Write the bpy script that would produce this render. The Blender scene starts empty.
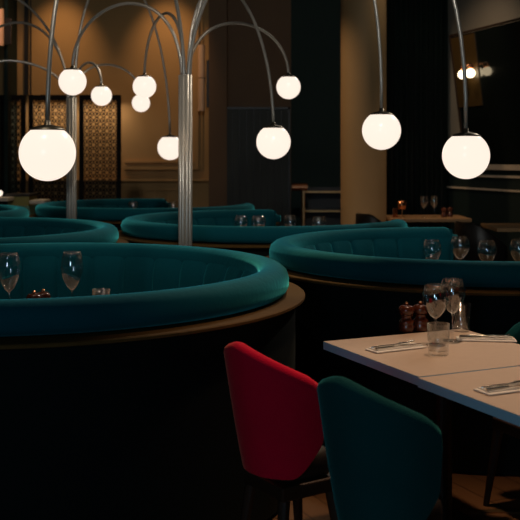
import bpy, bmesh, math, random
from mathutils import Vector, Matrix
random.seed(7)
PI = math.pi
S = bpy.context.scene
C = S.collection
R = math.radians
F, HOR, CH = 950.0, 158.0, 1.5          # focal length in pixels, horizon row, camera height

def X(px, y): return (px - 260.0) / F * y
def H(py, y): return CH - (py - HOR) / F * y

# ------------------------------------------------------------------ camera, world, lights
cam_d = bpy.data.cameras.new('camera'); cam = bpy.data.objects.new('camera', cam_d); C.objects.link(cam)
cam.location = (0, 0, CH); cam.rotation_euler = (PI/2, 0, 0)
cam_d.sensor_width = 36; cam_d.lens = F/520*36; cam_d.shift_y = -(260-HOR)/520
cam_d.clip_end = 60
cam_d.dof.use_dof = True; cam_d.dof.focus_distance = 4.3; cam_d.dof.aperture_fstop = 5.0
S.camera = cam
w = bpy.data.worlds.new('world'); S.world = w; w.use_nodes = True
w.node_tree.nodes['Background'].inputs[0].default_value = (0.35, 0.6, 0.8, 1)
w.node_tree.nodes['Background'].inputs[1].default_value = 0.02
S.view_settings.view_transform = 'Standard'; S.view_settings.look = 'None'
S.view_settings.gamma = 1; S.view_settings.use_curve_mapping = False
S.view_settings.exposure = 0.0

WARM = (1.0, 0.72, 0.45)
def spot(name, loc, tgt, power, ang=60, blend=0.8, col=WARM, size=0.08):
    d = bpy.data.lights.new(name, 'SPOT'); d.energy = power; d.color = col
    d.spot_size = R(ang); d.spot_blend = blend; d.shadow_soft_size = size
    o = bpy.data.objects.new(name, d); C.objects.link(o); o.location = loc
    o.rotation_euler = (Vector(tgt)-Vector(loc)).to_track_quat('-Z', 'Y').to_euler()
    return o
def area(name, loc, tgt, power, sx, sy, col):
    d = bpy.data.lights.new(name, 'AREA'); d.shape = 'RECTANGLE'; d.size = sx; d.size_y = sy
    d.energy = power; d.color = col
    o = bpy.data.objects.new(name, d); C.objects.link(o); o.location = loc
    o.rotation_euler = (Vector(tgt)-Vector(loc)).to_track_quat('-Z', 'Y').to_euler()
    return o
B1, B2, B3, B4, B5, B6 = (-1.07, 4.45), (1.26, 5.70), (.04, 8.05), (-2.24, 6.87), (-1.26, 10.55), (-3.5, 9.3)
spot('downlight_tables', (1.1, 3.9, 4.2), (.85, 3.25, .75), 290, 47, .9, (1, .66, .42), .1)
for i, (b, p) in enumerate(((B1, 60), (B2, 42), (B3, 32), (B4, 42), (B5, 30), (B6, 28))):
    spot('downlight_booth', (b[0]+2.1, b[1]+2.7, 4.25), (b[0], b[1]-.2, .9), p*4.3, 44, .9, (1, .90, .74), .12)
# wall washers that graze the ochre wall
for x, p in ((-2.82, 100), (-1.30, 100)):
    spot('wall_washer', (x, 12.6, 4.5), (x, 13.5, 2.7), p, 52, 1.0, (1, .62, .32), .06)
for x in (-2.95, -2.2):
    area('screen_back_fill', (x, 13.28, 2.27), (x, 13.42, 1.2), 2.3, .55, .05, (1, .80, .60))  # unseen light bars added to brighten the wall behind the screens
spot('ochre_fill', (-1.6, 11.6, 4.4), (-1.7, 13.5, 1.9), 9, 70, 1.0, (1, .66, .4), .1)
spot('ledge_fill', (1.3, 6.6, 4.2), (.15, 4.75, .9), 210, 14, .8, (1, .70, .34), .05)  # unseen spot added to brighten the right end of the booth ledge
spot('service_fill', (-2.6, 11.2, 4.4), (-2.95, 11.7, 1.0), 130, 26, .9, (1, .8, .55), .1)  # unseen spot added to lift the olive cabinet
spot('booth_inner_fill', (-1.3, 3.3, 4.25), (-.75, 5.35, .75), 95, 34, .9, (1, .9, .74), .1)  # extra unseen spot added to brighten the nearest booth's inner back
spot('curtain_fill', (1.8, 11.0, 4.4), (1.8, 13.3, 1.8), 40, 60, 1.0, (1, .85, .65), .1)  # unseen spot added so the curtain is not black
spot('pole_fill_left', (-3.3, 4.9, 4.3), (-.5, 6.3, 1.7), 60, 30, .9, (1, .80, .6), .1)  # unseen spot added to brighten the front lamp pole from the left
spot('pole_fill_right', (1.9, 5.2, 4.3), (-.5, 6.3, 1.7), 50, 30, .9, (1, .80, .6), .1)  # matching unseen spot added on the pole's right side
spot('lamp_fill_front', (0, 1.5, 4.4), (.1, 6.0, 3.3), 300, 66, .9, (.9, .9, .85), .15)  # unseen spot added in front to brighten the lamp arms
spot('rear_pole_fill', (.3, 8.0, 4.3), (-1.72, 8.7, 1.7), 50, 34, .9, (1, .75, .5), .1)  # unseen spot added to brighten the rear lamp pole
spot('downlight_far', (2.1, 11.2, 4.2), (2.0, 11.6, .75), 75, 40, .9, (1, .72, .5), .1)
spot('column_light', (-1.0, 11.2, 4.2), (1.1, 11.9, 1.9), 130, 46, .9, (1, .66, .36), .1)
# daylight through the window behind the photographer
spot('mirror_wall_fill', (1.6, 11.2, 4.3), (2.95, 12.6, 2.2), 70, 66, .9, (1, .72, .48), .1)  # unseen spot added to brighten the mirror wall, not daylight
area('window_daylight', (-1.5, -2.7, 2.0), (.6, 3.5, .6), 34, 1.1, 1.5, (.45, .74, 1.0))

# ------------------------------------------------------------------ materials
def mat(name, col, rough=.5, metal=0, sheen=0, noise=0, nscale=8, spec=.5, bump=0, bscale=60, stretch=None, sheentint=None):
    m = bpy.data.materials.new(name); m.use_nodes = True
    nt = m.node_tree; b = nt.nodes['Principled BSDF']
    b.inputs['Base Color'].default_value = (*col, 1); b.inputs['Roughness'].default_value = rough
    b.inputs['Metallic'].default_value = metal; b.inputs['Specular IOR Level'].default_value = spec
    if sheen:
        b.inputs['Sheen Weight'].default_value = sheen; b.inputs['Sheen Roughness'].default_value = .35
        if sheentint: b.inputs['Sheen Tint'].default_value = (*sheentint, 1)
    tc = nt.nodes.new('ShaderNodeTexCoord'); mp = nt.nodes.new('ShaderNodeMapping')
    nt.links.new(tc.outputs['Object'], mp.inputs[0])
    if stretch: mp.inputs['Scale'].default_value = stretch
    n = nt.nodes.new('ShaderNodeTexNoise'); n.inputs['Scale'].default_value = nscale; n.inputs['Detail'].default_value = 5
    nt.links.new(mp.outputs[0], n.inputs['Vector'])
    mx = nt.nodes.new('ShaderNodeMix'); mx.data_type = 'RGBA'
    a = max(noise, .06)
    mx.inputs[6].default_value = (*[c*(1-a) for c in col], 1); mx.inputs[7].default_value = (*[min(1, c*(1+a)) for c in col], 1)
    nt.links.new(n.outputs['Fac'], mx.inputs[0]); nt.links.new(mx.outputs[2], b.inputs['Base Color'])
    if bump:
        n2 = nt.nodes.new('ShaderNodeTexNoise'); n2.inputs['Scale'].default_value = bscale
        nt.links.new(mp.outputs[0], n2.inputs['Vector'])
        bp = nt.nodes.new('ShaderNodeBump'); bp.inputs['Strength'].default_value = bump; bp.inputs['Distance'].default_value = .01
        nt.links.new(n2.outputs['Fac'], bp.inputs['Height']); nt.links.new(bp.outputs[0], b.inputs['Normal'])
    return m
def emis(name, col, s):
    m = bpy.data.materials.new(name); m.use_nodes = True; b = m.node_tree.nodes['Principled BSDF']
    b.inputs['Base Color'].default_value = (.15, .15, .15, 1); b.inputs['Roughness'].default_value = .25
    b.inputs['Emission Color'].default_value = (*col, 1); b.inputs['Emission Strength'].default_value = s
    return m
def glassm(name, col=(1, 1, 1), ior=1.45):
    # thin clear glass: mostly see-through, stronger reflections towards the silhouette
    m = bpy.data.materials.new(name); m.use_nodes = True; nt = m.node_tree
    nt.nodes.remove(nt.nodes['Principled BSDF']); out = nt.nodes['Material Output']
    t = nt.nodes.new('ShaderNodeBsdfTransparent'); t.inputs[0].default_value = (.96, .97, .97, 1)
    g = nt.nodes.new('ShaderNodeBsdfGlossy'); g.inputs['Roughness'].default_value = .08; g.inputs[0].default_value = (1, 1, 1, 1)
    lw = nt.nodes.new('ShaderNodeLayerWeight'); lw.inputs[0].default_value = .5
    pw = nt.nodes.new('ShaderNodeMath'); pw.operation = 'POWER'; pw.inputs[1].default_value = 4.5; nt.links.new(lw.outputs['Facing'], pw.inputs[0])
    f = nt.nodes.new('ShaderNodeMath'); f.operation = 'MULTIPLY_ADD'; f.inputs[1].default_value = .8; f.inputs[2].default_value = .12; nt.links.new(pw.outputs[0], f.inputs[0])
    mx = nt.nodes.new('ShaderNodeMixShader')
    nt.links.new(f.outputs[0], mx.inputs[0]); nt.links.new(t.outputs[0], mx.inputs[1]); nt.links.new(g.outputs[0], mx.inputs[2])
    nt.links.new(mx.outputs[0], out.inputs[0])
    return m
M = {}
M['teal'] = mat('teal_velvet', (.002, .080, .100), .85, sheen=.9, noise=.25, nscale=3, spec=.1, bump=.15, bscale=40, sheentint=(.1, .86, .9))
M['teal_chair'] = mat('teal_wool', (.004, .060, .060), .9, sheen=.25, noise=.15, spec=.1, bump=.3, bscale=220, sheentint=(.1, .8, .75))
M['red_chair'] = mat('red_wool', (.68, .004, .035), .9, sheen=.5, noise=.12, spec=.1, bump=.3, bscale=220, sheentint=(1, .35, .2))  # orange sheen tint puts warm top light into the wool
M['body'] = mat('dark_green_lacquer', (.0022, .005, .004), .8, noise=.2, spec=.2)
M['ledge'] = mat('oak_ledge', (.11, .055, .013), .85, spec=.15, noise=.35, nscale=5, stretch=(1, 8, 8))
M['steel'] = mat('brushed_steel', (.60, .54, .46), .36, metal=.6, noise=.03, nscale=20, stretch=(1, 1, .1))
M['brass'] = mat('aged_brass', (.55, .36, .18), .35, metal=1, noise=.2)
M['cap'] = mat('bronze_cap', (.20, .17, .13), .4, metal=1)
M['globe'] = emis('opal_glass', (1.0, .85, .72), 1.06)
M['reflection_bulb'] = emis('reflection_bulb', (1.0, .8, .5), 4)
M['ochre'] = mat('ochre_plaster', (.40, .23, .085), .75, noise=.12, nscale=1.6, bump=.05)
M['brown'] = mat('shaded_ochre_plaster', (.17, .095, .05), .8, noise=.15, nscale=2)  # ochre wall in less light: the shade is put into a darker base
M['greywall'] = mat('grey_brown_plaster', (.26, .23, .18), .8, noise=.1, nscale=2)
M['dark'] = mat('black_green_paint', (.004, .020, .014), .75, noise=.2)
M['darkwood'] = mat('black_wood', (.012, .009, .007), .45, noise=.3)
M['leg'] = mat('dark_stained_leg', (.03, .015, .008), .4, noise=.3)
M['floor'] = None
M['table'] = mat('beige_laminate', (.54, .41, .31), .45, noise=.05, nscale=30)
M['edge'] = mat('daylight_tinted_edge', (.46, .72, .86), .5)  # cool daylight on the table edges is put into this blue
M['tablewood'] = mat('walnut_top', (.42, .24, .11), .4, noise=.25, stretch=(1, 8, 1))
M['glass'] = glassm('clear_glass')
M['mill'] = mat('cherry_wood', (.085, .018, .006), .22, noise=.3, spec=.7)
M['copper'] = mat('copper', (.75, .32, .16), .25, metal=1)
M['linen'] = mat('white_linen', (.78, .73, .66), .8, noise=.05, bump=.2)
M['cutlery'] = mat('polished_cutlery', (.7, .68, .64), .18, metal=1)
M['screen'] = mat('blackened_metal', (.006, .004, .003), .6, spec=.15)
M['panel'] = mat('charcoal_panel', (.045, .048, .042), .7, noise=.3, nscale=3, stretch=(6, 6, .3))
M['curtain'] = mat('bottle_green_curtain', (.006, .036, .026), .9, sheen=.1)
M['column'] = mat('column_plaster', (.30, .19, .085), .7, noise=.1, nscale=2)
M['mirror'] = mat('mirror_glass', (.8, .8, .8), .03, metal=1)
M['leather'] = mat('dark_brown_leather', (.014, .008, .005), .6, bump=.1)
M['reflection_paint'] = mat('painted_wall_reflection', (.07, .04, .012), .35)
M['wains'] = mat('dark_teal_wainscot', (.002, .012, .011), .7)
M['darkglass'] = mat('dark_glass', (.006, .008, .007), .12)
M['frame'] = mat('pale_frame', (.62, .52, .40), .4, noise=.1)
M['sconce'] = mat('tan_sconce', (.80, .50, .30), .5)
M['olive'] = mat('olive_panel', (.38, .30, .08), .6)
M['paleteal'] = mat('pale_teal_panel', (.12, .26, .20), .6)
M['ceiling'] = mat('dark_ceiling', (.02, .018, .015), .9)
# floor of dark boards
m = mat('walnut_floor', (.12, .052, .020), .32, noise=.3, nscale=4, stretch=(10, 1, 1)); M['floor'] = m
nt = m.node_tree; b = nt.nodes['Principled BSDF']
tc = nt.nodes.new('ShaderNodeTexCoord'); mp = nt.nodes.new('ShaderNodeMapping'); mp.inputs['Rotation'].default_value = (0, 0, R(65))
bk = nt.nodes.new('ShaderNodeTexBrick'); bk.inputs['Scale'].default_value = 1.2
bk.inputs['Color1'].default_value = (.12, .055, .022, 1); bk.inputs['Color2'].default_value = (.14, .065, .027, 1)
bk.inputs['Mortar'].default_value = (.07, .03, .012, 1); bk.inputs['Mortar Size'].default_value = .006
bk.inputs['Brick Width'].default_value = 1.6; bk.inputs['Row Height'].default_value = .16
nt.links.new(tc.outputs['Object'], mp.inputs[0]); nt.links.new(mp.outputs[0], bk.inputs[0]); nt.links.new(bk.outputs[0], b.inputs['Base Color'])

# ------------------------------------------------------------------ helpers
def obj(name, bm, m, parent=None, smooth=False):
    me = bpy.data.meshes.new(name); bm.normal_update(); bm.to_mesh(me); bm.free()
    if m: me.materials.append(m)
    o = bpy.data.objects.new(name, me); C.objects.link(o)
    if smooth:
        me.polygons.foreach_set('use_smooth', [True]*len(me.polygons))
    if parent: o.parent = parent
    return o
def tag(o, label, cat, group=None, kind=None):
    o['label'] = label; o['category'] = cat
    if group: o['group'] = group
    if kind: o['kind'] = kind
    return o
def thing(name, label, cat, loc=(0, 0, 0), rz=0, group=None):
    o = bpy.data.objects.new(name, None); o.empty_display_size = .1; C.objects.link(o)
    o.location = loc; o.rotation_euler = (0, 0, rz)
    return tag(o, label, cat, group)
def struct(name, bm, m, smooth=False):
    o = obj(name, bm, m, None, smooth); o['kind'] = 'structure'; return o
def kids(o): return [c for c in C.objects if c.parent == o]
def copy_tree(o, parent=None, loc=None, rz=None, label=None, group=None):
    c = o.copy(); C.objects.link(c); c.parent = parent
    for ch in kids(o): copy_tree(ch, c)
    if loc: c.location = loc
    if rz is not None: c.rotation_euler = (0, 0, rz)
    if label: c['label'] = label
    if group: c['group'] = group
    return c
def nb(): return bmesh.new()
def box(bm, c, s, rz=0, bev=0, rot=None):
    mtx = Matrix.Translation(c) @ (rot if rot else Matrix.Rotation(rz, 4, 'Z')) @ Matrix.Diagonal((s[0], s[1], s[2], 1))
    r = bmesh.ops.create_cube(bm, size=1, matrix=mtx)
    if bev:
        es = list({e for v in r['verts'] for e in v.link_edges})
        bmesh.ops.bevel(bm, geom=es, offset=bev, segments=2, affect='EDGES', profile=.5)
    return bm
def lathe(bm, prof, seg=32, c=(0, 0, 0), closed=False, cap=True):
    rings = []
    for r, z in prof:
        if r < 1e-5: rings.append([bm.verts.new((c[0], c[1], c[2]+z))])
        else: rings.append([bm.verts.new((c[0]+r*math.cos(2*PI*i/seg), c[1]+r*math.sin(2*PI*i/seg), c[2]+z)) for i in range(seg)])
    pr = list(zip(rings, rings[1:]))
    if closed: pr.append((rings[-1], rings[0]))
    for a, b in pr:
        for i in range(seg):
            j = (i+1) % seg
            if len(a) == 1 and len(b) == 1: continue
            if len(a) == 1: bm.faces.new((a[0], b[j], b[i]))
            elif len(b) == 1: bm.faces.new((a[i], a[j], b[0]))
            else: bm.faces.new((a[i], a[j], b[j], b[i]))
    if cap and not closed:
        if len(rings[0]) > 1: bm.faces.new(rings[0][::-1])
        if len(rings[-1]) > 1: bm.faces.new(rings[-1])
    return bm
def tube(bm, pts, r, seg=10, r1=None):
    pts = [Vector(p) for p in pts]; n = len(pts); rings = []
    up = None
    for i, p in enumerate(pts):
        t = (pts[min(i+1, n-1)]-pts[max(i-1, 0)]).normalized()
        if up is None: up = t.orthogonal().normalized()
        up = (up - t*up.dot(t)).normalized(); q = t.cross(up)
        rr = r if r1 is None else r+(r1-r)*i/(n-1)
        rings.append([bm.verts.new(p+up*rr*math.cos(2*PI*k/seg)+q*rr*math.sin(2*PI*k/seg)) for k in range(seg)])
    for a, b in zip(rings, rings[1:]):
        for k in range(seg):
            bm.faces.new((a[k], a[(k+1) % seg], b[(k+1) % seg], b[k]))
    bm.faces.new(rings[0][::-1]); bm.faces.new(rings[-1])
    return bm
def sweep(bm, prof, a0, a1, n, mod=None):
    """closed profile (r,z) swept between two angles, ends capped"""
    rings = []
    for i in range(n+1):
        a = a0+(a1-a0)*i/n
        ring = []
        for k, (r, z) in enumerate(prof):
            rr, zz = (r, z) if mod is None else mod(a, k, r, z)
            ring.append(bm.verts.new((rr*math.cos(a), rr*math.sin(a), zz)))
        rings.append(ring)
    m_ = len(prof)
    for a, b in zip(rings, rings[1:]):
        for k in range(m_):
            bm.faces.new((a[k], b[k], b[(k+1) % m_], a[(k+1) % m_]))
    bm.faces.new(rings[0]); bm.faces.new(rings[-1][::-1])
    bmesh.ops.recalc_face_normals(bm, faces=bm.faces)
    return bm
def bez(p0, p1, p2, p3, n=28):
    p0, p1, p2, p3 = map(Vector, (p0, p1, p2, p3))
    return [p0*(1-t)**3+p1*3*t*(1-t)**2+p2*3*t*t*(1-t)+p3*t**3 for t in [i/n for i in range(n+1)]]

# ------------------------------------------------------------------ setting
YB = 13.5; ZC = 4.6
struct('floor', box(nb(), (.8, 5.2, -.05), (13.6, 17.2, .1)), M['floor'])
struct('ceiling', box(nb(), (.8, 5.2, ZC+.05), (13.6, 17.2, .1)), M['ceiling'])
struct('wall_left', box(nb(), (-5.3, 5.2, ZC/2), (.2, 17.2, ZC)), M['brown'])
xo = X(209, YB); xd = X(291, YB)
struct('wall_back', box(nb(), ((-5.2+xo)/2, YB+.1, ZC/2), (xo+5.2, .2, ZC)), M['ochre'])
struct('wall_back_shaded', box(nb(), ((xo+xd)/2, YB+.1, ZC/2), (xd-xo, .2, ZC)), M['brown'])  # dimly lit stretch of the ochre wall, painted darker
struct('wall_back_green', box(nb(), ((xd+7.6)/2, YB+.1, ZC/2), (7.6-xd, .2, ZC)), M['dark'])
bm = nb()
box(bm, (-3.0-1.1, -3.1, ZC/2), (2.2, .2, ZC)); box(bm, (3.75, -3.1, ZC/2), (7.7, .2, ZC))
box(bm, (-1.5, -3.1, .55), (3.0, .2, 1.1)); box(bm, (-1.5, -3.1, 3.75), (3.0, .2, 1.7))
struct('wall_front', bm, M['dark'])
bm = nb()
for sx in (-1.5, 0, 1.5): box(bm, (-1.5+sx*.98, -3.1, 2.0), (.06, .08, 1.8))
for sz in (1.13, 2.87): box(bm, (-1.5, -3.1, sz), (3.0, .08, .06))
struct('window_1', bm, M['darkwood'])
# slanted right wall
WD = Vector((.30, -.954, 0)).normalized(); WN = Vector((-WD.y, WD.x, 0)); WN = -WN if WN.x > 0 else WN
W0 = Vector((X(448, YB), YB, 0))
L = 17.2; mid = W0+WD*L/2-WN*.1
wz = math.atan2(WD.y, WD.x)
struct('wall_right', box(nb(), (mid.x, mid.y, ZC/2), (L, .2, ZC), wz), M['greywall'])
def onwall(s, z, off=.0): return W0+WD*s+WN*off+Vector((0, 0, z))
c = onwall(L/2, .54, .015); struct('trim_1', box(nb(), onwall(L/2, .67, .015), (L, .03, 1.34), wz), M['wains'])
c = onwall(L/2, 1.09, .03); struct('trim_2', box(nb(), c, (L, .05, .022), wz), M['frame'])
c = onwall(L/2+.32, 1.265, .03); struct('trim_3', box(nb(), c, (L-.6, .05, .03), wz), M['frame'])
# mouldings on the ochre wall
def hline(bm, px0, px1, py, th, dep=.05, Y=YB):
    x0, x1 = X(px0, Y), X(px1, Y); box(bm, ((x0+x1)/2, Y-dep/2, H(py, Y)), (x1-x0, dep, th))
def vline(bm, px, py0, py1, th, dep=.05, Y=YB):
    z0, z1 = H(py1, Y), H(py0, Y); box(bm, (X(px, Y), Y-dep/2, (z0+z1)/2), (th, dep, z1-z0))
bm = nb(); hline(bm, 125, 198, 162, .025); hline(bm, 125, 198, 168, .045, .08); vline(bm, 197, -60, 169.5, .05, .07); vline(bm, 202, -60, 168, .02, .04)
struct('trim_4', bm, M['ochre'])
bm = nb(); hline(bm, 0, 209, 180, .03, .09); struct('trim_5', bm, M['ochre'])
bm = nb(); box(bm, ((-5.2+xo)/2, YB-.02, .16), (xo+5.2, .04, .32)); struct('baseboard_back', bm, M['ochre'])
bm = nb()
for i, px in enumerate((126, 140, 154, 168, 196)): vline(bm, px, 190, 236, .02, .03)
hline(bm, 126, 196, 190, .02, .03); struct('trim_6', bm, M['ochre'])
# pilaster at the corner, between ochre wall and its shaded stretch
bm = nb(); x0, x1 = X(209, 13.2), X(227, 13.2)
box(bm, ((x0+x1)/2, 13.33, ZC/2), (x1-x0, .34, ZC)); struct('trim_7', bm, M['brown'])
# wall pier at far left
bm = nb(); x0, x1 = X(-20, 12.9), X(5, 12.9); box(bm, (X(5.0, 12.9), 13.2, ZC/2), (.05, .5, ZC)); struct('trim_8', bm, M['dark'])
bm = nb(); vline(bm, 27, -40, 95, .05, .06); vline(bm, 31, -40, 95, .015, .03); struct('trim_9', bm, M['darkwood'])
# round column
Yc = 11.9; xc = X(363.5, Yc)
struct('trim_10', lathe(nb(), [(.36, 0), (.36, .25), (.33, .28), (.285, .30), (.285, ZC-.2), (.33, ZC-.15), (.33, ZC)], 64, (xc, Yc, 0)), M['column'], True)
# dark curtain between column and corner, with folds
bm = nb(); n = 240; xa, xb = X(384, 13.2), X(447, 13.2); prev = None
for i in range(n+1):
    x = xa+(xb-xa)*i/n; y = 13.25+.05*math.sin(i*.33)+.015*math.sin(i*.9)
    a = bm.verts.new((x, y, .02)); b_ = bm.verts.new((x, y, ZC-.05))
    if prev: bm.faces.new((prev[0], a, b_, prev[1]))
    prev = (a, b_)
bmesh.ops.solidify(bm, geom=bm.faces[:], thickness=.01)
tag(obj('curtain', bm, M['curtain'], None, True), 'dark bottle green floor length curtain between the round column and the mirror wall', 'curtain')

# dark slatted folding door
d = thing('folding_screen', 'tall charcoal slatted folding screen on the shaded wall right of the pole', 'screen', (X(257, 13.2), 13.2, 0))
wd = X(289, 13.2)-X(226, 13.2); hd = H(107, 13.2)
bm = nb()
for i in range(9):
    box(bm, (-wd/2+wd*(i+.5)/9, .0, hd/2), (wd/9-.012, .04, hd-.06), 0, .004)
obj('slat_panel', bm, M['panel'], d)
bm = nb(); box(bm, (0, .02, hd-.02), (wd+.04, .08, .04)); box(bm, (-wd/2-.01, .02, hd/2), (.03, .08, hd)); box(bm, (wd/2+.01, .02, hd/2), (.03, .08, hd)); box(bm, (0, .05, hd/2), (wd, .01, hd-.02))
obj('frame', bm, M['darkwood'], d)

# lattice screens in front of ochre wall
def lattice(px0, px1, label, Y=13.15):
    x0, x1 = X(px0, Y), X(px1, Y); W = x1-x0; Ht = H(95, Y); p = .0945
    t = thing('lattice_screen', label, 'screen', ((x0+x1)/2, Y, 0), 0, None)
    fw = .055
    bm = nb()
    for sx in (-1, 1): box(bm, (sx*(W/2-fw/2), 0, Ht/2), (fw, .05, Ht))
    box(bm, (0, 0, Ht-.035), (W-2*fw, .05, .07)); box(bm, (0, 0, .1), (W-2*fw, .05, .2))
    obj('frame', bm, M['screen'], t)
    bm = nb()
    nx = max(1, round((W-2*fw)/p)); nz = round((Ht-.27)/p); ax = (W-2*fw)/nx; az = (Ht-.27)/nz
    def ring(cx, cz, ro, ri, n, ph):
        vs = []
        for k in range(n):
            a = 2*PI*k/n+ph
            vs.append([bm.verts.new((cx+r*math.cos(a), y, cz+r*math.sin(a))) for r in (ri, ro) for y in (-.006, .006)])
        for k in range(n):
            A, B_ = vs[k], vs[(k+1) % n]
            for q in ((0, 1), (1, 3), (3, 2), (2, 0)): bm.faces.new((A[q[0]], A[q[1]], B_[q[1]], B_[q[0]]))
    def bar(x1_, z1_, x2_, z2_, wth):
        a = math.atan2(z2_-z1_, x2_-x1_); l = math.hypot(z2_-z1_, x2_-x1_)
        box(bm, ((x1_+x2_)/2, 0, (z1_+z2_)/2), (l, .012, wth), 0, 0, Matrix.Rotation(-a, 4, 'Y'))
    for i in range(nx):
        for j in range(nz):
            cx = -W/2+fw+ax*(i+.5); cz = .2+az*(j+.5)
            ring(cx, cz, p*.37, p*.28, 10, PI/10)
            for dx, dz in ((1, 1), (1, -1), (-1, 1), (-1, -1)):
                bar(cx+dx*p*.24, cz+dz*p*.24, cx+dx*p*.5, cz+dz*p*.5, p*.09)
            for dx, dz in ((1, 0), (0, 1), (-1, 0), (0, -1)):
                bar(cx+dx*p*.34, cz+dz*p*.34, cx+dx*p*.5, cz+dz*p*.5, p*.07)
            for dx, dz in ((.5, 0), (0, .5)):
                ring(cx+dx*p, cz+dz*p, p*.17, p*.10, 6, 0)
            ring(cx+.5*p, cz+.5*p, p*.20, p*.13, 6, 0)
    obj('lattice_panel', bm, M['screen'], t)
lattice(-22, 5, 'black pierced metal lattice screen at the far left edge of the photo')
lattice(6, 25.5, 'narrow black pierced metal lattice screen, second from the left edge')
lattice(29, 76, 'wide black pierced metal lattice screen behind the largest glowing globe')
lattice(79.5, 121, 'black pierced metal lattice screen just right of the rear lamp pole')

# tubular wall sconces
def sconce(px, py0, py1, Y, r, label):
    z0, z1 = H(py1, Y), H(py0, Y)
    t = thing('wall_sconce', label, 'wall lamp', (X(px, Y), Y, z0), 0, None); h = z1-z0
    obj('lower_shade', lathe(nb(), [(r, 0), (r, h*.49)], 24), M['sconce'], t, False)
    obj('upper_shade', lathe(nb(), [(r, h*.505), (r, h)], 24), M['sconce'], t, False)
    obj('shadow_plate', box(nb(), (.11, .08, h*.42), (.09, .03, h*.72), 0, .004), M['darkwood'], t)  # dark plate beside the tube stands in for its shadow
    obj('bracket', box(nb(), (.03, .055, h*.5), (.04, .11, .08)), M['darkwood'], t)
sconce(201.5, 45, 111, 13.25, .05, 'tan tubular wall sconce on the ochre wall right of the front lamp pole')
sconce(-2, 9, 46, 12.6, .075, 'tan tubular wall sconce at the upper left edge of the photo')
spot('sconce_light', (X(-2, 12.6)+.5, 12.0, 3.4), (X(-2, 12.6), 12.6, 3.3), 12, 60, .5, (1, .6, .4), .05)

# leaning mirror on right wall
tl = R(-7)
mz = thing('leaning_mirror', 'large dark mirror with pale lower rail tilted forward on the right wall', 'mirror')
s0, s1, zb, hm = .63, 4.2, 1.36, 1.80
base = onwall(s0, zb, .07)
mz.location = base
mz.rotation_euler = (0, 0, wz)
tilt = Matrix.Rotation(R(7.5), 4, 'X')
lw = s1-s0
# local frame: x along the wall towards the camera, y = away from the room?
loc_n = Vector((0, 1, 0)); sgn = 1 if (Matrix.Rotation(wz, 3, 'Z') @ loc_n).dot(WN) > 0 else -1
tilt = Matrix.Rotation(-sgn*R(7.5), 4, 'X')
def tb(bm, c, s): 
    m_ = tilt @ Matrix.Translation(c) @ Matrix.Diagonal((*s, 1)); bmesh.ops.create_cube(bm, size=1, matrix=m_); return bm
obj('mirror_glass', tb(nb(), (lw/2, 0, hm/2), (lw-.04, .01, hm-.04)), M['darkglass'], mz)  # near-black colour stands in for the dark room mirrored here
obj('side_panel', tb(nb(), (.33, sgn*.012, hm*.72), (.60, .012, hm*.52)), M['reflection_paint'], mz)  # panel coloured as the lit wall reflected in the mirror
bm = nb(); tb(bm, (lw/2, 0, .025), (lw, .06, .065)); obj('bottom_rail', bm, M['frame'], mz)
bm = nb(); tb(bm, (.012, 0, hm/2+.02), (.024, .05, hm-.03)); tb(bm, (lw/2, 0, hm), (lw, .05, .024)); tb(bm, (lw-.012, 0, hm/2), (.024, .05, hm-.08))
obj('frame', bm, M['leg'], mz)

t = thing('reflection_lamp', 'added copper two-bulb lamp standing in for globes reflected in the leaning mirror', 'wall lamp', onwall(1.15, 2.59, .36), wz)  # added lamp in place of globes reflected in the glass
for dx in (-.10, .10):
    o = obj('reflection_bulb', lathe(nb(), [(0, -.06), (.03, -.055), (.055, -.03), (.062, 0), (.055, .03), (.035, .05), (0, .058)], 24, (dx, 0, 0), cap=False), M['reflection_bulb'], t, True)
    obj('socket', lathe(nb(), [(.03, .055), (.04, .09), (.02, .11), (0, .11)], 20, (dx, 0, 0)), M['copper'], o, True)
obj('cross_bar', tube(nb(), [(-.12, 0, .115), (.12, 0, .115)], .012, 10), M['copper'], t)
obj('bracket', tube(nb(), [(0, 0, .115), (0, -sgn*.03, .13), (0, -sgn*.12, .10)], .014, 10), M['copper'], t)

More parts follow.
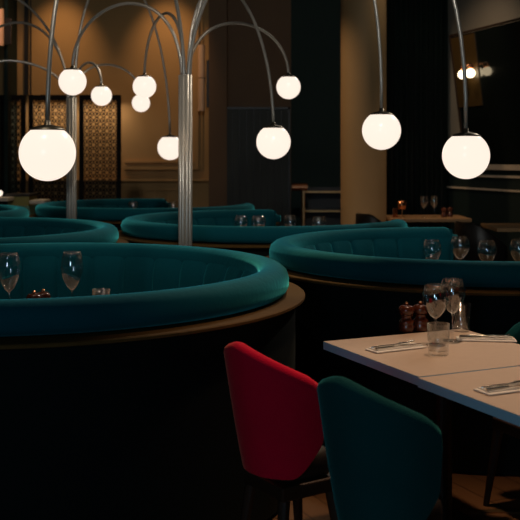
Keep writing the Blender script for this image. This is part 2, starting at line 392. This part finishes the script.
# ------------------------------------------------------------------ curved booths
ROUT = 1.26
def booth(cx, cy, open0, open1, label):
    """open0..open1 = the arc, in degrees, that is left open"""
    t = thing('curved_booth', label, 'booth seat', (cx, cy, 0), 0, None)
    a0, a1 = R(open1), R(open0+360)
    n = int((a1-a0)/R(2))
    obj('outer_shell', sweep(nb(), [(1.235, .02), (1.235, .855), (1.08, .855), (1.08, .02)], a0, a1, n), M['body'], t)
    obj('ledge', sweep(nb(), [(1.07, .856), (1.275, .856), (1.28, .858), (1.28, .868), (1.275, .872), (1.07, .872)], a0-.01, a1+.01, n), M['ledge'], t)
    # padded top roll
    pr = [(1.075, .885), (1.192, .885), (1.205, .91), (1.205, .945), (1.195, .975), (1.17, .995), (1.135, 1.003), (1.10, 1.0), (1.072, .985), (1.058, .96), (1.055, .93), (1.058, .90)]
    e = .055
    def rnd(a, k, r, z):
        q = min(1, min(a-a0, a1-a)*1.13/e+1e-9); f = math.sqrt(max(0, 1-(1-q)**2))*.45+.55 if q < 1 else 1
        return 1.13+(r-1.13)*f, .885+(z-.885)*f
    obj('top_roll', sweep(nb(), pr, a0-.035, a1+.035, n*2, rnd), M['teal'], t, True)
    # channelled backrest
    pn = 2*PI/34
    zs = [.42+.572*i/13 for i in range(14)]
    prof = [(1.10, .42), (1.10, .992)]+[(1.0+.04*((z-.42)/.5)+.055*max(0, (z-.80)/.192)**2.2, z) for z in zs[::-1]]
    def chan(a, k, r, z):
        if k < 2: return r, z
        u = ((a/pn) % 1.0); bulge = (1-abs(2*u-1)**7)*.020*min(1, (1.0-z)/.12)
        return r-bulge, z
    obj('backrest', sweep(nb(), prof, a0, a1, n*6, chan), M['teal'], t, True)
    # seat and plinth
    obj('seat', sweep(nb(), [(.62, .33), (1.02, .33), (1.02, .47), (.66, .475), (.625, .46), (.61, .43)], a0, a1, n), M['teal'], t, True)
    obj('seat_base', sweep(nb(), [(.68, .02), (1.06, .02), (1.06, .325), (.68, .325)], a0, a1, n), M['body'], t)
    obj('plinth', sweep(nb(), [(.72, 0), (1.2, 0), (1.2, .02), (.72, .02)], a0, a1, n), M['darkwood'], t)
    return t
booth(*B1, 125, 200, 'nearest teal velvet curved booth, filling the left foreground behind the red chair')
booth(*B2, 0, 84, 'teal velvet curved booth behind the beige tables on the right')
booth(*B3, -13, 84, 'teal velvet curved booth in the middle, right behind the front lamp pole')
booth(*B4, 125, 200, 'teal velvet curved booth at left directly behind the nearest booth')
booth(*B5, 0, 84, 'teal velvet curved booth farthest back, in front of the ochre wall')
booth(*B6, 125, 200, 'small looking teal velvet curved booth far back at the left photo edge')

# ------------------------------------------------------------------ table-top things
def wine_glass(sc=1.0, scz=1.0, name='wine_glass'):
    t = thing(name, '', 'wine glass')
    k = sc
    out = [(.006, .112), (.022, .125), (.039, .150), (.050, .174), (.0545, .196), (.053, .216), (.047, .238), (.040, .256)]
    inn = [(r-.0014, z+(.002 if i == 0 else 0)) for i, (r, z) in enumerate(out)][::-1]
    f = lambda P: [(r*k, z*k*scz) for r, z in P]
    obj('bowl', lathe(nb(), f([(0, .1105)]+out+inn+[(0, .1165)]), 32, cap=False), M['glass'], t, True)
    obj('stem', lathe(nb(), f([(0, .006), (.006, .007), (.0042, .02), (.0038, .07), (.0048, .10), (.0058, .1100), (0, .1100)]), 16, cap=False), M['glass'], t, True)
    obj('foot', lathe(nb(), f([(0, 0), (.038, 0), (.039, .0018), (.030, .0032), (.010, .0052), (0, .0055)]), 32, cap=False), M['glass'], t, True)
    return t
def tumbler(sc=1.0):
    t = thing('tumbler', '', 'drinking glass')
    f = lambda P: [(r*sc, z*sc) for r, z in P]
    obj('glass_body', lathe(nb(), f([(0, 0), (.036, 0), (.0385, .003), (.043, .12), (.0415, .12), (.037, .016), (0, .014)]), 32, cap=False), M['glass'], t, True)
    return t
def mill():
    t = thing('pepper_mill', '', 'pepper mill')
    obj('body', lathe(nb(), [(0, 0), (.024, 0), (.027, .004), (.027, .028), (.025, .034), (.0265, .04), (.0265, .05), (.019, .060), (.0175, .068), (.021, .076), (.021, .078)], 28), M['mill'], t, True)
    obj('head', lathe(nb(), [(0, .0785), (.022, .0785), (.0255, .086), (.027, .098), (.0255, .112), (.018, .120), (.006, .122)], 28), M['mill'], t, True)
    obj('knob', lathe(nb(), [(.004, .1225), (.0065, .126), (.0075, .131), (.0045, .136), (0, .137)], 16), M['copper'], t, True)
    return t
def setting():
    bm = nb(); box(bm, (0, 0, .0035), (.24, .085, .005), 0, .002); box(bm, (.004, .006, .0085), (.22, .062, .003), 0, .001)
    return obj('napkin', bm, M['linen'])
def fork():
    bm = nb()
    tube(bm, [(-.105, 0, .003), (-.06, 0, .005), (.0, 0, .004), (.035, 0, .007)], .0032, 8)
    box(bm, (.048, 0, .008), (.03, .02, .0025), 0, .0008)
    for k in range(4): tube(bm, [(.06, -.0078+k*.0052, .008), (.085, -.0078+k*.0052, .0095), (.10, -.0078+k*.0052, .013)], .0013, 6)
    return obj('fork', bm, M['cutlery'], None, True)
def knife():
    bm = nb()
    tube(bm, [(-.11, 0, .004), (-.02, 0, .005)], .005, 8, .0035)
    vs = [(-.022, -.004), (.06, -.009), (.10, -.006), (.115, .003), (-.022, .003)]
    lo = [bm.verts.new((x, y, .004)) for x, y in vs]; hi = [bm.verts.new((x, y, .0055)) for x, y in vs]
    bm.faces.new(lo[::-1]); bm.faces.new(hi)
    for i in range(5): bm.faces.new((lo[i], lo[(i+1) % 5], hi[(i+1) % 5], hi[i]))
    return obj('knife', bm, M['cutlery'])
def put(o, loc, label, group, rz=0, first={}):
    key = o.name
    if key not in first:
        first[key] = 1; o.location = loc; o.rotation_euler = (0, 0, rz); o['label'] = label
        if group: o['group'] = group
        return o
    return copy_tree(o, None, loc, rz, label, group)
WG = wine_glass(); WL = wine_glass(1.0, 1.12); WS = wine_glass(1.06, .92); TB = tumbler(); ML = mill(); ML.scale = (1.28, 1.28, .94)
NP = setting(); NP['category'] = 'napkin'; FK = fork(); FK['category'] = 'fork'; KN = knife(); KN['category'] = 'knife'

# near square tables
E1 = Vector((.415, -.910, 0)).normalized(); E2 = Vector((-E1.y, E1.x, 0))   # E2 points right and away
TA = Vector((.256, 3.91, 0))     # far-left corner of the far table
TS = .70
rz = math.atan2(E1.y, E1.x)
def near_table(c0, label):
    c = c0+E1*TS/2+E2*TS/2
    t = thing('square_table', label, 'table', c, rz)
    obj('tabletop', box(nb(), (0, 0, .733), (TS-.008, TS-.008, .026), 0, .001), M['table'], t)
    bm = nb(); q = TS-.008
    for sx, sy, dx, dy in ((1, 0, .004, q), (-1, 0, .004, q), (0, 1, q, .004), (0, -1, q, .004)):
        box(bm, (sx*(q/2), sy*(q/2), .729), (.0015 if sx else q+.001, .0015 if sy else q+.001, .031))
    obj('edge_band', bm, M['edge'], t)
    obj('column', lathe(nb(), [(.035, .02), (.035, .70), (.09, .71), (.09, .719)], 20), M['darkwood'], t)
    obj('base', box(nb(), (0, 0, .012), (.42, .42, .02), 0, .004), M['darkwood'], t)
    return c
c1 = near_table(TA, 'beige square table with a daylight-tinted edge holding the two large wine glasses')
c2 = near_table(TA+E1*(TS+.005)-E2*.012, 'beige square table nearest the camera, cut off by the right photo edge')
TZ = .7465
def tpt(px, py):
    """point of the near table top that the pixel shows"""
    Y = (CH-TZ)*F/(py-HOR); return Vector((X(px, Y), Y, TZ))
put(WL, tpt(435.5, 345), 'left one of the pair of large wine glasses on the beige table, behind the tumbler', 'wine glasses on the beige tables')
g2 = put(WG, tpt(452.5, 341), 'right and taller looking one of the pair of large wine glasses on the beige table', 'wine glasses on the beige tables')
WL.scale = (1, 1, .85)
put(TB, tpt(437, 353)+Vector((0, -.03, 0)), 'clear water tumbler in front of the wine glasses on the beige table', 'tumblers on the beige table')
put(TB, tpt(461, 331), 'clear water tumbler behind the taller wine glass on the beige table', 'tumblers on the beige table')
put(ML, tpt(406.5, 331.5), 'left reddish-brown pepper mill on the beige table', 'mills on the beige table')
put(ML, tpt(420.5, 330.5), 'right reddish-brown pepper mill on the beige table, beside the wine glasses', 'mills on the beige table')
def place_set(p, rzz, where):
    put(NP, p, 'folded white napkin under cutlery '+where, 'napkins', rzz)
    d = Vector((math.cos(rzz+PI/2), math.sin(rzz+PI/2), 0))
    put(FK, p+d*.018+Vector((0, 0, .0095)), 'steel fork on the white napkin '+where, 'forks', rzz)
    put(KN, p-d*.014+Vector((0, 0, .0095)), 'steel knife on the white napkin '+where, 'knives', rzz)
r2 = math.atan2(E2.y, E2.x)
place_set(tpt(396, 349), r2+R(4), 'at the left corner of the far beige table')
place_set(tpt(486, 340), r2+R(-32), 'at the right side of the far beige table')
place_set(tpt(511, 389.5), r2+R(0), 'on the nearest beige table')

# round tables in booths
def booth_table(b, label):
    t = thing('round_table', label, 'table', (b[0], b[1], 0), 0)
    obj('tabletop', lathe(nb(), [(0, .735), (.465, .735), (.48, .742), (.48, .758), (.465, .765), (0, .765)], 64, cap=False), M['tablewood'], t)
    obj('column', lathe(nb(), [(.04, .025), (.04, .71), (.12, .725), (.12, .734)], 24), M['darkwood'], t)
    obj('base', lathe(nb(), [(.27, 0), (.27, .012), (.05, .024), (.04, .025)], 40), M['darkwood'], t)
for b, nme in ((B1, 'inside the nearest teal booth'), (B2, 'inside the teal booth behind the beige tables'), (B3, 'inside the middle teal booth'), (B4, 'inside the left booth behind the nearest one'), (B5, 'inside the farthest booth by the ochre wall')):
    booth_table(b, 'dark wooden round table '+nme)
BZ = .7655
def bp(px, Y): return Vector((X(px, Y), Y, BZ))
g = 'glasses on the nearest booth table'
put(WL, bp(9, 4.25), 'tall wine glass at the left photo edge inside the nearest booth', g).scale = (.95, .95, 1.08)
put(WL, bp(72, 4.3), 'tall wine glass standing alone in the middle of the nearest booth', g).scale = (.95, .95, 1.08)
put(TB, bp(101, 4.45), 'small tumbler right of the tall wine glass in the nearest booth', g)
put(ML, bp(34, 4.35), 'left dark pepper mill showing above the nearest booth rim', 'mills in the nearest booth')
put(ML, bp(43, 4.4), 'right dark pepper mill showing above the nearest booth rim', 'mills in the nearest booth')
# upright folded napkin
bm = nb(); 
for k, (dx, ht) in enumerate(((-.03, .075), (0, .09), (.03, .07))):
    lathe(bm, [(.026, 0), (.02, ht*.5), (.012, ht*.85), (0, ht)], 10, (dx, 0, 0))
o = obj('folded_napkin', bm, M['linen'], None, True); o.location = bp(21, 4.12)
tag(o, 'pale crumpled napkin beside the wine glass at left inside the nearest booth', 'napkin')
g = 'glasses on the right booth table'
put(WG, bp(432, 5.55), 'leftmost of four wine glasses in the booth behind the beige tables', g)
put(WS, bp(460, 5.85), 'shorter wide wine glass, second from left behind the beige tables', g).scale = (1.05, 1.05, 1)
put(WG, bp(487, 5.5), 'third wine glass from left in the booth behind the beige tables', g)
put(WG, bp(519, 5.6), 'wine glass cut by the right photo edge in the booth behind the beige tables', g)
g = 'glasses on the middle booth table'
put(WG, bp(241, 7.9), 'leftmost of four wine glasses in the middle booth', g)
put(WS, bp(258.5, 8.0), 'second wine glass from left in the middle booth, shortest of the four', g)
put(WG, bp(290, 7.95), 'third wine glass from left in the middle booth, tinted amber', g)
put(WS, bp(319, 7.9), 'rightmost of four wine glasses in the middle booth, left of the column', g)
g = 'glasses on the farthest booth table'
put(WG, bp(133, 10.5), 'left wine glass showing above the farthest booth', g)
put(WG, bp(173, 10.5), 'right wine glass showing above the farthest booth, beside the lamp pole', g)

# ------------------------------------------------------------------ tub chairs
def tub_chair(fabric, label, loc, rzz):
    t = thing('tub_chair', label, 'chair', loc, rzz)          # faces local +x, back at -x
    W, D = .196, .212
    na = 48; nz = 12
    def plan(a):                                            # a: 0 = middle of back, +-1 = front ends
        # superellipse back then straight wings
        th = a*R(98); c_, s_ = math.cos(th), math.sin(th)
        n_ = 2.15
        return -D*abs(c_)**(2/n_)*(1 if c_ > 0 else -1)*(1 if c_ > 0 else .75), W*abs(s_)**(2/n_)*(1 if s_ > 0 else -1)
    def top(a):
        q = abs(a); e = max(0, (q-.86)/.14); return .845-.13*q**1.35-.06*(1-math.sqrt(max(0, 1-e*e)))
    def bot(a):
        q = max(0, (abs(a)-.62)/.38); return .412+.12*q**1.6
    bm = nb(); th_ = .055
    grid_o, grid_i = [], []
    for i in range(na+1):
        a = -1+2*i/na; x, y = plan(a)
        co, ci = [], []
        for j in range(nz+1):
            v = j/nz; zt = top(a); zb_ = bot(a)
            z = zb_+(zt-zb_)*v
            k = .80+.20*max(0, min(1, (z-.42)/.40))**.8
            lean = -.03*(z-.43)/.4
            co.append((x*k+lean*(1 if x < 0 else .3), y*k, z))
            il = math.hypot(x, y); ki = k*(1-th_/il)
            co_ = (x*ki+lean*(1 if x < 0 else .3), y*ki, z)
            ci.append(co_)
        # rounded lip
        p, q = Vector(co[-1]), Vector(ci[-1]); m_ = (p+q)/2
        lip = [m_+(p-m_)*math.cos(b_)+Vector((0, 0, .026*math.sin(b_))) for b_ in [PI*k_/6 for k_ in range(1, 6)]]
        ring = [bm.verts.new(v_) for v_ in co]+[bm.verts.new(v_) for v_ in lip]+[bm.verts.new(v_) for v_ in ci[::-1]]
        grid_o.append(ring)
    m_ = len(grid_o[0])
    for a_, b_ in zip(grid_o, grid_o[1:]):
        for k in range(m_): bm.faces.new((a_[k], b_[k], b_[(k+1) % m_], a_[(k+1) % m_]))
    bm.faces.new(grid_o[0]); bm.faces.new(grid_o[-1][::-1])
    bmesh.ops.recalc_face_normals(bm, faces=bm.faces)
    o = obj('backrest', bm, fabric, t, True)
    bv = o.modifiers.new('b', 'BEVEL'); bv.width = .012; bv.segments = 3; bv.limit_method = 'ANGLE'; bv.angle_limit = R(60)
    # seat cushion
    bm = nb(); box(bm, (.005, 0, .435), (.21, .23, .10), 0, .03); obj('seat', bm, M['leather'], t, True)
    bm = nb(); box(bm, (0, 0, .36), (.24, .25, .05), 0, .006); obj('seat_frame', bm, M['leg'], t)
    for sx, sy in ((1, 1), (1, -1), (-1, 1), (-1, -1)):
        bm = nb(); tube(bm, [(sx*.10, sy*.105, .334), (sx*.14, sy*.14, 0)], .022, 12, .012); obj('leg', bm, M['leg'], t)
    return t
edge_mid = TA+E1*TS
tub_chair(M['red_chair'], 'red upholstered tub chair seen from behind, next to the nearest booth', (.108, 3.37, 0), R(33))
tub_chair(M['teal_chair'], 'teal upholstered tub chair seen from behind, in front of the red one', (.402, 2.87, 0), R(38))
cf = Vector((1.16, 4.03, 0))
tub_chair(M['teal_chair'], 'teal upholstered tub chair across the far beige table at the right edge', (cf.x, cf.y, 0), r2+PI)

# ------------------------------------------------------------------ arc lamps
def globe_lamp(pole, label, globes, ztop=2.05, rp=.047):
    t = thing('arc_lamp', label, 'lamp', (pole[0], pole[1], 0), 0)
    P = Vector((pole[0], pole[1], 0))
    obj('base', lathe(nb(), [(.20, 0), (.20, .015), (.06, .03), (.055, .04)], 40), M['steel'], t, False)
    bm = nb()
    for k in range(8):
        a = 2*PI*(k+.5)/8; tube(bm, [(rp*.72*math.cos(a), rp*.72*math.sin(a), .03), (rp*.72*math.cos(a), rp*.72*math.sin(a), ztop)], rp*.30, 14)
    tube(bm, [(0, 0, .03), (0, 0, ztop-.004)], rp*.6, 16)
    obj('pole', bm, M['steel'], t, True)
    bm = nb(); lathe(bm, [(rp*.55, ztop-.01), (rp*.6, ztop+.012), (0, ztop+.012)], 24, cap=False); obj('pole_cap', bm, M['cap'], t)
    for (px, py, Y, r, c1_, c2_, k2) in globes:
        G = Vector((X(px, Y), Y, H(py, Y)))
        d = G-P; d.z = 0; Ld = d.length; d.normalize()
        s = d*rp*.62; e = Vector((G.x-P.x, G.y-P.y, G.z+r*.98))
        pts = [s+Vector((0, 0, ztop-.01))]+bez(s+Vector((0, 0, ztop)), s+d*Ld*.03+Vector((0, 0, c1_)), d*Ld*k2+Vector((0, 0, c2_)), e, 36)
        bm = nb(); tube(bm, pts, .0125 if r > .115 else .0115, 10, .0105); arm = obj('arm', bm, M['steel'], t, True)
        # globe with flattened neck and shallow bronze cap
        g_ = Vector((G.x-P.x, G.y-P.y, G.z))
        pr = [(0, -r)]+[(r*math.cos(u), r*math.sin(u)) for u in [(-90+6*k_)*PI/180 for k_ in range(1, 24)] if math.sin(u) < .80]+[(r*.59, r*.81), (0, r*.81)]
        o = obj('globe_shade', lathe(nb(), pr, 40, g_, cap=False), M['globe'], t, True)
        obj('cap', lathe(nb(), [(r*.62, r*.815), (r*.62, r*.85), (r*.45, r*.93), (r*.2, r*.99), (.014, r*1.02), (.014, r*1.16), (0, r*1.16)], 32, g_, cap=False), M['cap'], o, True)
    return t
A = (-.495, 6.3)
globe_lamp(A, 'nearest arc lamp: steel pole at left of centre with curved arms and glowing globes', [
    (47.5, 153, 4.4, .130, 3.15, 3.40, 1.00),
    (72.5, 81.5, 6.9, .100, 2.80, 2.66, 1.00),
    (144.5, 86.5, 7.9, .097, 2.75, 2.70, .97),
    (288.5, 87, 7.7, .098, 2.62, 2.62, 1.00),
    (273.5, 142, 7.1, .128, 3.15, 2.75, .97),
    (381.5, 130.5, 6.1, .124, 3.3, 4.1, 1.02),
    (466, 155.5, 5.0, .124, 3.15, 3.9, 1.02),
])
Bp = (X(71.5, 8.7), 8.7)
globe_lamp(Bp, 'rear arc lamp: steel pole near the lattice screens with thin curved arms', [
    (101.5, 95.5, 8.3, .090, 2.45, 2.42, 1.0),
    (141, 103, 9.6, .091, 2.50, 2.5, .93),
    (170, 147.5, 9.4, .124, 3.9, 3.5, .96),
    (-30, 96, 8.4, .090, 2.42, 2.50, 1.0),
    (-45, 140, 9.2, .125, 3.1, 3.0, 1.0),
    (-25, 20, 9.3, .09, 2.9, 3.4, .95),
])

# ------------------------------------------------------------------ far furniture
def far_table(px0, px1, py, Y, depth, label, mt):
    x0, x1 = X(px0, Y), X(px1, Y); z = H(py, Y)
    t = thing('dining_table', label, 'table', ((x0+x1)/2, Y+depth/2, 0), R(0))
    obj('tabletop', box(nb(), (0, 0, z), (x1-x0, depth, .04), 0, .004), mt, t)
    obj('column', lathe(nb(), [(.035, .02), (.035, z-.025)], 16), M['darkwood'], t)
    obj('base', box(nb(), (0, 0, .01), (.4, .4, .02)), M['darkwood'], t)
    return z+.0205
zt = far_table(391, 472, 220.5, 11.4, .8, 'wooden table with glasses in front of the dark curtain, right of the column', M['tablewood'])
def fp(px, Y): return Vector((X(px, Y), Y, zt))
put(WG, fp(424, 11.7), 'left wine glass on the far wooden table right of the column', 'glasses on the far table')
put(WG, fp(434, 11.8), 'right wine glass on the far wooden table right of the column', 'glasses on the far table')
put(ML, fp(444, 11.7), 'left pepper mill on the far wooden table right of the column', 'mills on the far table')
put(ML, fp(450, 11.8), 'right pepper mill on the far wooden table right of the column', 'mills on the far table')
t = thing('table_lamp', 'small copper shaded table lamp on the far wooden table right of the column', 'table lamp', fp(402, 11.7))
obj('shade', lathe(nb(), [(.045, .10), (.055, .20), (.05, .20), (.04, .10)], 24, closed=True), M['copper'], t, True)
obj('stem', lathe(nb(), [(.006, .01), (.006, .19)], 10), M['brass'], t); obj('base', lathe(nb(), [(.04, 0), (.04, .008), (.008, .012)], 24), M['brass'], t)
t = thing('menu_holder', 'small copper menu holder at the left end of the far wooden table', 'menu holder', fp(395, 11.65), R(15))
obj('plate', box(nb(), (0, 0, .065), (.06, .01, .10), 0, .003), M['copper'], t); obj('foot', box(nb(), (0, 0, .007), (.08, .05, .012), 0, .003), M['copper'], t)
far_table(497, 575, 230, 10.1, .75, 'wooden table at the right photo edge beside the dark right wall', M['tablewood'])
# dark far chairs
def far_chair(px, Y, rzz, label, h=.86, w_=.5):
    t = thing('armchair', label, 'chair', (X(px, Y), Y, 0), rzz)
    bm = nb()
    prof = []
    n = 20; rings = []
    for i in range(n+1):
        a = R(-115+230*i/n); x = -.25*math.cos(a); y = w_/2*math.sin(a); q = abs(a)/R(115)
        zt_ = h-.22*max(0, q-.35)/.65
        rings.append([bm.verts.new(v) for v in ((x, y, .3), (x*1.03, y*1.03, zt_-.02), (x*.95, y*.95, zt_), (x*.82, y*.82, zt_-.02), (x*.82, y*.82, .3))])
    for a_, b_ in zip(rings, rings[1:]):
        for k in range(5): bm.faces.new((a_[k], b_[k], b_[(k+1) % 5], a_[(k+1) % 5]))
    bm.faces.new(rings[0]); bm.faces.new(rings[-1][::-1]); bmesh.ops.recalc_face_normals(bm, faces=bm.faces)
    obj('backrest', bm, M['darkwood'], t, True)
    obj('seat', box(nb(), (.03, 0, .39), (.42, w_*.76, .12), 0, .03), M['darkwood'], t, True)
    for sx, sy in ((1, 1), (1, -1), (-1, 1), (-1, -1)): obj('leg', tube(nb(), [(.02+sx*.15, sy*.14, .33), (.02+sx*.17, sy*.16, 0)], .018, 10, .012), M['leg'], t)
far_chair(378, 10.9, R(25), 'dark armchair in front of the round column', .87)
far_chair(482, 9.6, R(20), 'dark armchair beside the far table at the right edge', .86, .6)
far_chair(234, 12.5, R(-90), 'dark armchair in front of the charcoal slatted screen', .86, .5)
# service trolley / console with brass rails behind
Yt = 12.9; x0, x1 = X(303, Yt), X(340, Yt)+.25
t = thing('console_shelf', 'dark shelf unit with two brass rails left of the column', 'shelf', ((x0+x1)/2, Yt, 0))
for py in (191.5, 210.5):
    obj('brass_rail', box(nb(), (0, -.16, H(py, Yt)), (x1-x0, .012, .028), 0, .003), M['brass'], t)
    obj('shelf_board', box(nb(), (0, 0, H(py, Yt)-.005), (x1-x0, .30, .025)), M['darkwood'], t)
for sx in (-1, 1): obj('side_panel', box(nb(), (sx*((x1-x0)/2+.012), 0, .55), (.022, .32, 1.1)), M['darkwood'], t)
obj('back_panel', box(nb(), (0, .155, .55), (x1-x0, .008, 1.1)), M['darkwood'], t)
Yt = 12.2
t = thing('reading_lamp', 'small copper lamp with drum head on a pale post behind the middle booth', 'lamp', (X(303.5, Yt), Yt, 0))
obj('pole', tube(nb(), [(0, 0, .02), (0, 0, H(186, Yt))], .022, 12), M['brass'], t)
obj('lamp_head', tube(nb(), [(-.15, 0, H(187, Yt)), (.05, 0, H(187, Yt))], .05, 20), M['copper'], t)
obj('base', lathe(nb(), [(.14, 0), (.14, .015), (.03, .025)], 24), M['brass'], t)
# service cabinet at left
Yt = 12.0
x0, x1 = X(12, Yt), X(33, Yt); zc_ = H(193, Yt)
t = thing('service_cabinet', 'olive service cabinet with dark top below the largest globe', 'cabinet', ((x0+x1)/2, Yt, 0))
obj('worktop', box(nb(), (-.01, 0, zc_-.02), (x1-x0+.05, .46, .03), 0, .004), M['darkwood'], t)
obj('upper_panel', box(nb(), (0, 0, (zc_-.035+H(205, Yt))/2), (x1-x0, .42, zc_-.037-H(205, Yt))), M['olive'], t)
obj('lower_panel', box(nb(), (.02, 0, H(205, Yt)/2), (x1-x0-.03, .42, H(205, Yt)-.002)), M['paleteal'], t)
t = thing('side_table', 'small pinkish wooden side table right of the olive cabinet', 'table', (X(40, 11.7), 11.7, 0))
obj('tabletop', box(nb(), (0, 0, H(201.5, 11.7)), (.19, .3, .045), 0, .004), M['frame'], t)
obj('column', tube(nb(), [(0, 0, .01), (0, 0, H(202, 11.7)-.026)], .03, 12), M['darkwood'], t)
obj('base', box(nb(), (0, 0, .006), (.16, .25, .012)), M['darkwood'], t)
t = thing('side_table', 'small pale table with a glowing ball lamp at the left photo edge', 'table', (X(4, 11.6), 11.6, 0))
obj('tabletop', box(nb(), (0, 0, H(199, 11.6)), (.17, .3, .045), 0, .004), M['frame'], t)
obj('column', tube(nb(), [(0, 0, .01), (0, 0, H(199, 11.6)-.024)], .03, 12), M['darkwood'], t)
zl = H(199, 11.6)+.0235
t = thing('ball_lamp', 'tiny glowing ball table lamp at the left photo edge', 'table lamp', (X(0, 11.6), 11.6, zl))
obj('shade', lathe(nb(), [(0, .01), (.02, .015), (.032, .035), (.035, .05), (.03, .07), (.015, .083), (0, .086)], 20, cap=False), M['globe'], t, True)
obj('base', lathe(nb(), [(.02, 0), (.02, .009)], 16), M['brass'], t)
# brass floor strip
bm = nb(); Yf = 1.5*F/(511-HOR); box(bm, (X(470, Yf)+.35, Yf, .003), (1.5, .035, .006), R(3)); struct('trim_11', bm, M['brass'])
